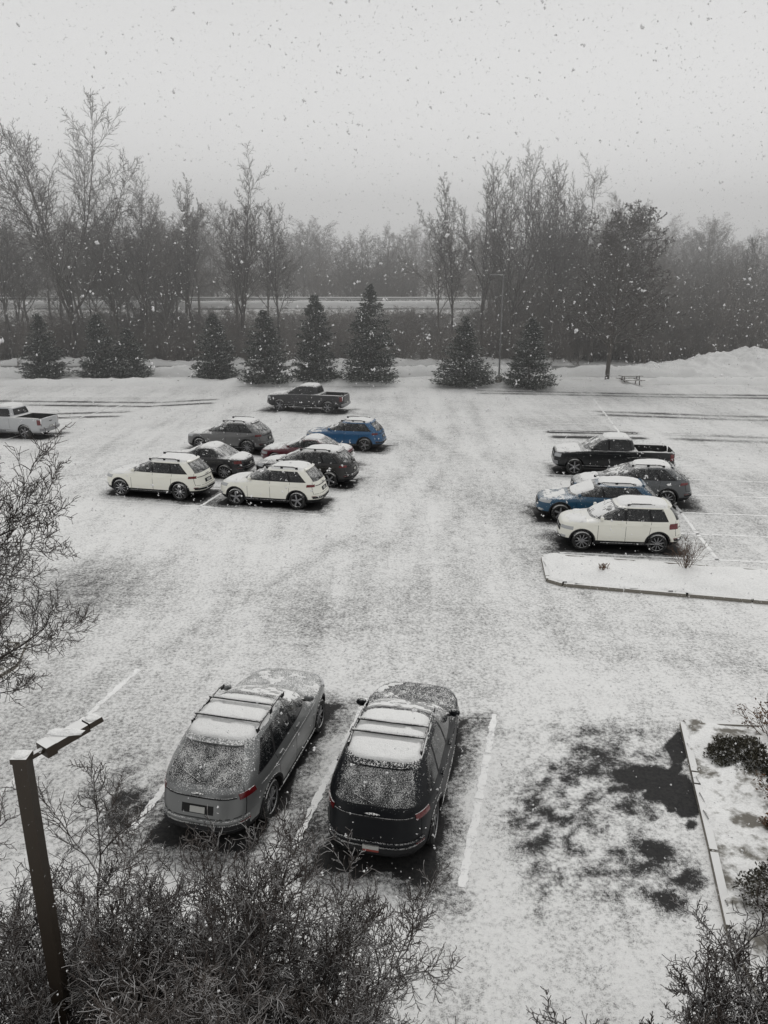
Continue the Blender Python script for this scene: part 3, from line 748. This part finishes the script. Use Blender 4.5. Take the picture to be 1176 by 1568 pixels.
for k in range(300):
    x=R_.uniform(-60,56); y=R_.uniform(82.5,98)
    h=R_.uniform(3.6,6.0)
    lim=9.2-.036*y-float(gz(x,y))-.1
    if x<15: h=max(min(h,lim),1.5)
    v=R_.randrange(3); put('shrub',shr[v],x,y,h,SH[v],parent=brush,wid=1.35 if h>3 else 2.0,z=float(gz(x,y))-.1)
for k in range(55):
    x=R_.uniform(14,56); y=R_.uniform(84,99)
    h=R_.uniform(6.5,10.5)-(float(gz(x,y))*.7)
    v=R_.randrange(3); put('shrub',shr[v],x,y,h,SH[v],parent=brush,wid=1.0)

def evergreen(seed,H,Rb):
    rd=np.random.default_rng(seed)
    nb=int(340*(H/6)**1.2)
    C=[];Dv=[];Sz=[]
    ph=rd.random()*6; 
    for i in range(nb):
        t=rd.random()**1.35; z=.15+t*(H-.25); az=rd.random()*6.283
        rr=Rb*(1-t)**.8*(.70+.42*rd.random())*(1+.16*math.sin(az*2+ph+t*5))+.10
        k=int(38*max(.35,rr/Rb)+8)
        s=rd.random(k)**.6
        x=np.cos(az)*rr*s; y=np.sin(az)*rr*s; zz=z-.15*rr*s+.28*rr*s**2+rd.normal(0,.04,k)
        w=.16*rr*s+.05
        x+=rd.normal(0,1,k)*w*np.sin(az)*1.0+rd.normal(0,.04,k); y+=-rd.normal(0,1,k)*w*np.cos(az)+rd.normal(0,.04,k)
        C.append(np.stack([x,y,zz],-1)); 
        dv=np.stack([np.cos(az)+rd.normal(0,.55,k),np.sin(az)+rd.normal(0,.55,k),rd.normal(.15,.4,k)],-1); Dv.append(dv); Sz.append(np.full(k,.12+.05*rd.random()))
    C=np.concatenate(C);D=np.concatenate(Dv);D/=np.linalg.norm(D,axis=1,keepdims=True);Sz=np.concatenate(Sz)
    up=rd.normal(0,.5,C.shape)+np.array([0,0,1.]); a=np.cross(D,up); a/=np.linalg.norm(a,axis=1,keepdims=True)
    L=Sz[:,None]*1.4; Wd=Sz[:,None]*.36
    V=np.stack([C-D*L*.5,C+a*Wd,C+D*L,C-a*Wd],1)
    return mesh_quads('needles',V,np.arange(len(C)*4).reshape(-1,4),[M_fir])
def spruce(x,y,H,W):
    root=obj('spruce_tree',None,loc=(x,y,0)); sd=R_.randrange(9999)
    obj('foliage',evergreen(sd,H,W/2),root)
    t=MB(); t.tube([(0,0,-.05),(0.02,0,H*.5),(0,0,H*.97)],[.13,.08,.015],0,8); obj('trunk',t.build('trunk',[M_bark]),root)
for a in [(-31,70.8,5.8,4.2),(-25.8,71,5.8,4.5),(-23.2,71,4.5,4.0),(-15.2,70.4,5.9,4.4),(-10.3,67.6,6.3,4.9),(-6.0,68.6,7.5,4.8),(-1.2,67.8,8.4,5.4),(6.8,66.2,5.8,4.8),(12.2,65.2,5.7,4.8)]:
    spruce(*a)

def leafed(name,x,y,H,r0,seed,nleaf,mat,spec,lsize=.10,rmin=.008,bark=M_bark,rz=0,wid=1.):
    root=obj(name,None,loc=(x,y,0),rot=(0,0,rz)); S=grow_tree(seed,H,r0,spec)
    top=S[:,5].max(); sc=H/top; S[:,:6]*=sc; S[:,[0,1,3,4]]*=wid
    obj('branches',seg_mesh('branches',S,[bark],4,rmin),root)
    if nleaf:
        rd=np.random.default_rng(seed); T=S[S[:,6]<np.percentile(S[:,6],60)]
        i=rd.integers(0,len(T),nleaf); f=rd.random((nleaf,1)); C=T[i,0:3]*(1-f)+T[i,3:6]*f+rd.normal(0,lsize*.6,(nleaf,3))
        D=rd.normal(0,1,(nleaf,3)); D/=np.linalg.norm(D,axis=1,keepdims=True); a=np.cross(D,rd.normal(0,1,(nleaf,3))); a/=np.linalg.norm(a,axis=1,keepdims=True)
        s=lsize*(.6+.8*rd.random((nleaf,1))); V=np.stack([C-D*s,C+a*s*.5,C+D*s,C-a*s*.5],1)
        obj('leaves',mesh_quads('leaves',V,np.arange(nleaf*4).reshape(-1,4),[mat]),root)
sp=[dict(ns=10,w=.012,up=.03,tp=.9),
    dict(n=40,s=.20,a=54,l=.48,f=.66,ns=6,w=.07,up=.07,r=.42,rm=.03),
    dict(n=9,s=.12,a=40,l=.45,f=.5,ns=4,w=.13,up=.04,r=.5,rm=.015),
    dict(n=7,s=.1,a=40,l=.45,f=.4,ns=3,w=.18,up=.03,r=.5,rm=.012),
    dict(n=4,s=.1,a=40,l=.5,f=.3,ns=1,w=.2,up=.02,r=.6,rm=.010)]
leafed('oak_tree',19.4,67.4,14.8,.28,77,30000,M_leaf,sp,.05,wid=1.25,bark=M_barkhero)

def bushspec(d,rm=.0035,n1=9):
    return [dict(ns=3,w=.05,up=.02,tp=.35),
    dict(n=n1,s=.35,a=50,l=1.5,f=.25,ns=7,w=.13,up=.03,r=.5,rm=.02,tp=.8),
    dict(n=int(12*d),s=.12,a=42,l=.46,f=.35,ns=5,w=.18,up=.07,r=.5,rm=.009),
    dict(n=int(10*d),s=.06,a=47,l=.46,f=.35,ns=4,w=.24,up=.09,r=.5,rm=.0055),
    dict(n=int(8*d),s=.06,a=48,l=.44,f=.3,ns=3,w=.28,up=.10,r=.6,rm=rm)]
def near_tree(name,x,y,H,trunk,seed,d,sx=1.,rz=0,rm=.0045,r0=.09,n1=9):
    S=grow_tree(seed,trunk,r0,bushspec(d,rm,n1)); top=S[:,5].max()
    me=seg_mesh(name,S,[M_barknear],3,rm*.8)
    return obj(name,me,None,(x,y,0),(0,0,rz),(sx*H/top,sx*H/top,H/top))
near_tree('crabapple_tree',-2.7,5.5,4.25,1.7,901,1.3,1.0,0.3,n1=14)
near_tree('crabapple_tree',-1.4,5.3,4.0,1.6,902,1.3,1.0,1.9,n1=14)
near_tree('crabapple_tree',-3.7,4.6,4.1,1.6,911,1.2,1.0,2.5,n1=12)
near_tree('crabapple_tree',-2.2,4.5,4.2,1.6,912,1.3,1.0,4.1,n1=14)
near_tree('crabapple_tree',-.7,4.7,3.75,1.5,913,1.2,.85,5.1,n1=13)
near_tree('bare_shrub',3.85,5.5,3.3,1.0,903,1.2,1.0,0.,r0=.06,n1=12)
near_tree('crabapple_tree',-8.95,12.0,8.1,3.0,904,1.3,.84,0.4,.007,.16,n1=14)
near_tree('bare_shrub',2.95,5.1,2.8,.8,905,1.15,1.0,0.,r0=.05,n1=10)
def small_shrub(name,x,y,H,seed,mat=M_barknear,stems=9,leaf=0,lm=None,z=.1,sp_=.35):
    S=[];rd=random.Random(seed)
    for k in range(stems):
        s=grow_tree(seed+k,H*(.7+.4*rd.random()),.012,[dict(ns=4,w=.08,up=.03,tp=.7),dict(n=5,s=.3,a=28,l=.5,f=.4,ns=3,w=.12,up=.05,r=.6,rm=.006),dict(n=3,s=.3,a=30,l=.5,f=.4,ns=2,w=.12,up=.05,r=.7,rm=.005)],d0=(rd.gauss(0,sp_),rd.gauss(0,sp_),1)); S.append(s)
    S=np.concatenate(S); root=obj(name,None,loc=(x,y,z)); obj('stems',seg_mesh('stems',S,[mat],3,.004),root)
    if leaf:
        g_=np.random.default_rng(seed); i=g_.integers(0,len(S),leaf); C=S[i,3:6]+g_.normal(0,.03,(leaf,3)); D=g_.normal(0,1,(leaf,3)); D/=np.linalg.norm(D,axis=1,keepdims=True); a=np.cross(D,g_.normal(0,1,(leaf,3))); a/=np.linalg.norm(a,axis=1,keepdims=True)
        s=.03; V=np.stack([C-D*s,C+a*s*.6,C+D*s,C-a*s*.6],1); obj('leaves',mesh_quads('leaves',V,np.arange(leaf*4).reshape(-1,4),[lm]),root)
M_twig=barkmat('twig_brown',(.10,.06,.04),.2)
small_shrub('bare_shrub',9.5,22.6,1.0,31,M_twig,14,z=.25)
small_shrub('dry_grass_tuft',6.9,22.6,.35,41,M_brown,10,60,M_brown,z=.2)
small_shrub('bare_shrub',7.9,13.6,.8,51,M_twig,14,500,M_brown)
small_shrub('bare_shrub',7.1,11.6,.55,61,M_twig,12,350,M_brown)
small_shrub('bare_shrub',6.6,10.9,.4,71,M_twig,12,250,M_brown)
def roundshrub(name,x,y,r,h,seed):
    g_=np.random.default_rng(seed); n=6500; root=obj(name,None,loc=(x,y,.1))
    d=g_.normal(0,1,(n,3)); d/=np.linalg.norm(d,axis=1,keepdims=True); d[:,2]=np.abs(d[:,2])
    rad=(.5+.5*g_.random((n,1))**.5)*(1+.5*(fbm(d[:,0]*3+5,d[:,1]*3+d[:,2]*2,seed)[:,None]-.5)*2)
    C=d*rad*np.array([r,r,h]); D=d+g_.normal(0,.7,(n,3)); D/=np.linalg.norm(D,axis=1,keepdims=True); a=np.cross(D,g_.normal(0,1,(n,3))); a/=np.linalg.norm(a,axis=1,keepdims=True)
    s=.028; V=np.stack([C-D*s,C+a*s*.6,C+D*s,C-a*s*.6],1); obj('foliage',mesh_quads('foliage',V,np.arange(n*4).reshape(-1,4),[M_box]),root)
    t=MB()
    for k in range(7): 
        aa=k*.9; t.tube([(0,0,-.05),(math.cos(aa)*r*.6,math.sin(aa)*r*.6,h*.7)],[.02,.008],0,5)
    obj('stems',t.build('stems',[M_barknear]),root)
roundshrub('boxwood_shrub',6.15,9.25,.75,.8,1); roundshrub('boxwood_shrub',7.0,12.9,.6,.35,2); roundshrub('boxwood_shrub',7.5,12.3,.55,.4,3); roundshrub('boxwood_shrub',6.4,7.9,.6,.7,4)

# ------------------------------------------------------------ street furniture
r=obj('street_lamp',None,loc=(-2.98,5.45,0))
b=MB(); b.box((0,0,2.7),(.115,.115,5.36),0); b.box((0,0,5.40),(.135,.135,.05),0); b.box((0,0,.05),(.3,.3,.1),0)
ang=math.atan2(.45,.33); Rm=Matrix.Rotation(ang,3,'Z')@Matrix.Rotation(-.06,3,'Y')
def A(x,y,z): return Vector((0,0,5.36))+Rm@Vector((x,y,z))
b.tube([A(.03,0,0),A(.18,0,.0)],.028,0,8)
b.box(A(.22,0,0),(.09,.16,.10),0,Rm); b.box(A(.42,0,.005),(.34,.15,.07),0,Rm,.92); b.box(A(.66,0,.01),(.14,.13,.05),0,Rm,.9)
b.ell(A(.40,0,.045),(.16,.055,.022),1,14,6,.35); b.ell(A(.66,0,.04),(.06,.05,.02),1,10,6,.2); b.ell((0,0,5.43),(.06,.06,.02),1,10,6)
obj('post_and_head',b.build('lamp',[M_bronze,M_carsnow]),r)
r=obj('light_pole',None,loc=(9.85,66.4,0)); b=MB()
b.tube([(0,0,0),(0,0,.85)],.30,1,16); b.tube([(0,0,.85),(0,0,9.2)],[.075,.05],0,10); b.box((0,0,.9),(.3,.3,.06),0); b.tube([(0,0,9.1),(-.6,0,9.15)],.03,0,6); b.box((-.8,0,9.13),(.6,.3,.14),0)
obj('pole',b.build('pole',[M_galv,M_conc]),r)
r=obj('picnic_table',None,loc=(21.3,66.9,.05),rot=(0,0,.1)); b=MB()
for i in range(5): b.box((0,-.32+i*.16,.75),(1.9,.14,.04),0)
for sg in(-1,1):
    for i in range(2): b.box((0,sg*(.68+i*.15),.45),(1.9,.13,.04),0)
    b.box((sg*.65,0,.42),(.06,1.65,.08),0)
    for s2 in(-1,1): b.box((sg*.66,s2*.33,.37),(.06,.08,.78),0,Matrix.Rotation(s2*.35,3,'X'))
b.ell((0,0,.79),(.93,.38,.03),1,16,6,.1)
obj('table',b.build('table',[M_wood,M_carsnow]),r)
r=obj('guardrail',None); b=MB()
for k in range(70):
    x=-110+k*2.4; b.box((x,103.9,5.05+.55),(.14,.18,1.2),0)
V=[];prof=[(0,.95),(-.05,1.0),(0,1.06),(-.0,1.12),(-.05,1.18),(0,1.24)]
for sx_ in(-111,57):
    for (dy,z) in prof: V.append((sx_,103.78+dy,5+z))
b.add(V,[(i,i+1,7+i,6+i) for i in range(5)],0)
b.ell((-27,103.85,6.28),(84,.09,.06),1,60,6)
obj('rail',b.build('rail',[M_galv,M_snow]),r)
HX,HY=np.meshgrid(np.linspace(-140,110,60),np.linspace(104.8,115,8),indexing='ij')
obj('highway',mesh_quads('highway',np.stack([HX,HY,np.full_like(HX,5.25)],-1),grid_idx(60,8),[lotmat('highway_snow',.0,False)]))

# ------------------------------------------------------------ falling snow
n=110000
P=np.stack([rng.uniform(-34,34,n),rng.uniform(6,66,n),rng.uniform(.3,34,n)],-1)
m_=10000; P2=np.stack([rng.uniform(-7,7,m_),rng.uniform(3.4,13,m_),rng.uniform(2.0,16,m_)],-1)
s1=.010+.016*rng.random(n)**2; s2=.0035+.0095*rng.random(m_)**2.7
P=np.concatenate([P,P2]); s=np.concatenate([s1,s2])
K=3
off=rng.normal(0,.75,(len(P),K,3))*s[:,None,None]; off[:,0]=0
big=(s>.020)|(np.arange(len(P))>=n)
PP=(P[:,None]+off); SS=s[:,None]*rng.uniform(.45,.9,(len(P),K)); keep=np.ones((len(P),K),bool); keep[~big,1:]=False
PP=PP[keep]; SS=SS[keep]
oct_=np.array([[1,0,0],[-1,0,0],[0,1,0],[0,-1,0],[0,0,1],[0,0,-1]],float)
V=oct_[None]*(.5+.9*rng.random((len(PP),6,1)))+rng.normal(0,.25,(len(PP),6,3))
V=PP[:,None,:]+V*SS[:,None,None]
tri=np.array([[0,2,4],[2,1,4],[1,3,4],[3,0,4],[2,0,5],[1,2,5],[3,1,5],[0,3,5]])
Q=(np.arange(len(PP))*6)[:,None,None]+tri[None]
M_fl=plain('snowflake',(.74,.74,.74),1)
obj('falling_snow',mesh_quads('falling_snow',V,Q.reshape(-1,3),[M_fl],True))

# ------------------------------------------------------------ haze
b=MB(); b.box((0,125,13),(420,180,30),0); fm=b.build('snow_haze',[],smooth=False)
m=bpy.data.materials.new('haze'); m.use_nodes=True; nt=m.node_tree; nt.nodes.clear()
o=nt.nodes.new('ShaderNodeOutputMaterial'); v=nt.nodes.new('ShaderNodeVolumeScatter'); v.inputs['Color'].default_value=(1,1,1,1); v.inputs['Density'].default_value=.0065; v.inputs['Anisotropy'].default_value=.6
nt.links.new(v.outputs[0],o.inputs['Volume']); fm.materials.append(m); obj('snow_haze',fm)

# ------------------------------------------------------------ light
w=bpy.data.worlds.new('World'); scene.world=w; w.use_nodes=True; nt=w.node_tree; bg=nt.nodes['Background']
sky=nt.nodes.new('ShaderNodeTexSky'); sky.sky_type='NISHITA'; sky.sun_disc=False; sky.sun_elevation=math.radians(50); sky.sun_rotation=math.radians(20)
bw=nt.nodes.new('ShaderNodeRGBToBW'); nt.links.new(sky.outputs[0],bw.inputs[0])
tc=nt.nodes.new('ShaderNodeTexCoord'); sz=nt.nodes.new('ShaderNodeSeparateXYZ'); nt.links.new(tc.outputs['Generated'],sz.inputs[0])
hz_=mrange(nt,sz.outputs[2],0.0,.45,1,0)   # overcast is brighter low down in blowing snow
oc=mixc(nt,hz_,(6.4,6.4,6.38),(9.2,9.2,9.15))
nt.links.new(mixc(nt,.95,bw.outputs[0],oc),bg.inputs[0]); bg.inputs[1].default_value=.1
sl=bpy.data.lights.new('sun','SUN'); sl.energy=.95; sl.angle=math.radians(30); sl.color=(1,.985,.96)
so=obj('sun',sl,rot=(math.radians(-35),math.radians(12),0))
cam=bpy.data.cameras.new('camera'); cam.sensor_fit='VERTICAL'; cam.sensor_height=36; cam.lens=27.05; cam.clip_start=.1; cam.clip_end=4000
c=obj('camera',cam,loc=(0,0,9.2),rot=(math.radians(90-17.2),0,0)); scene.camera=c
scene.view_settings.view_transform='Standard'; scene.view_settings.look='None'; scene.view_settings.exposure=0
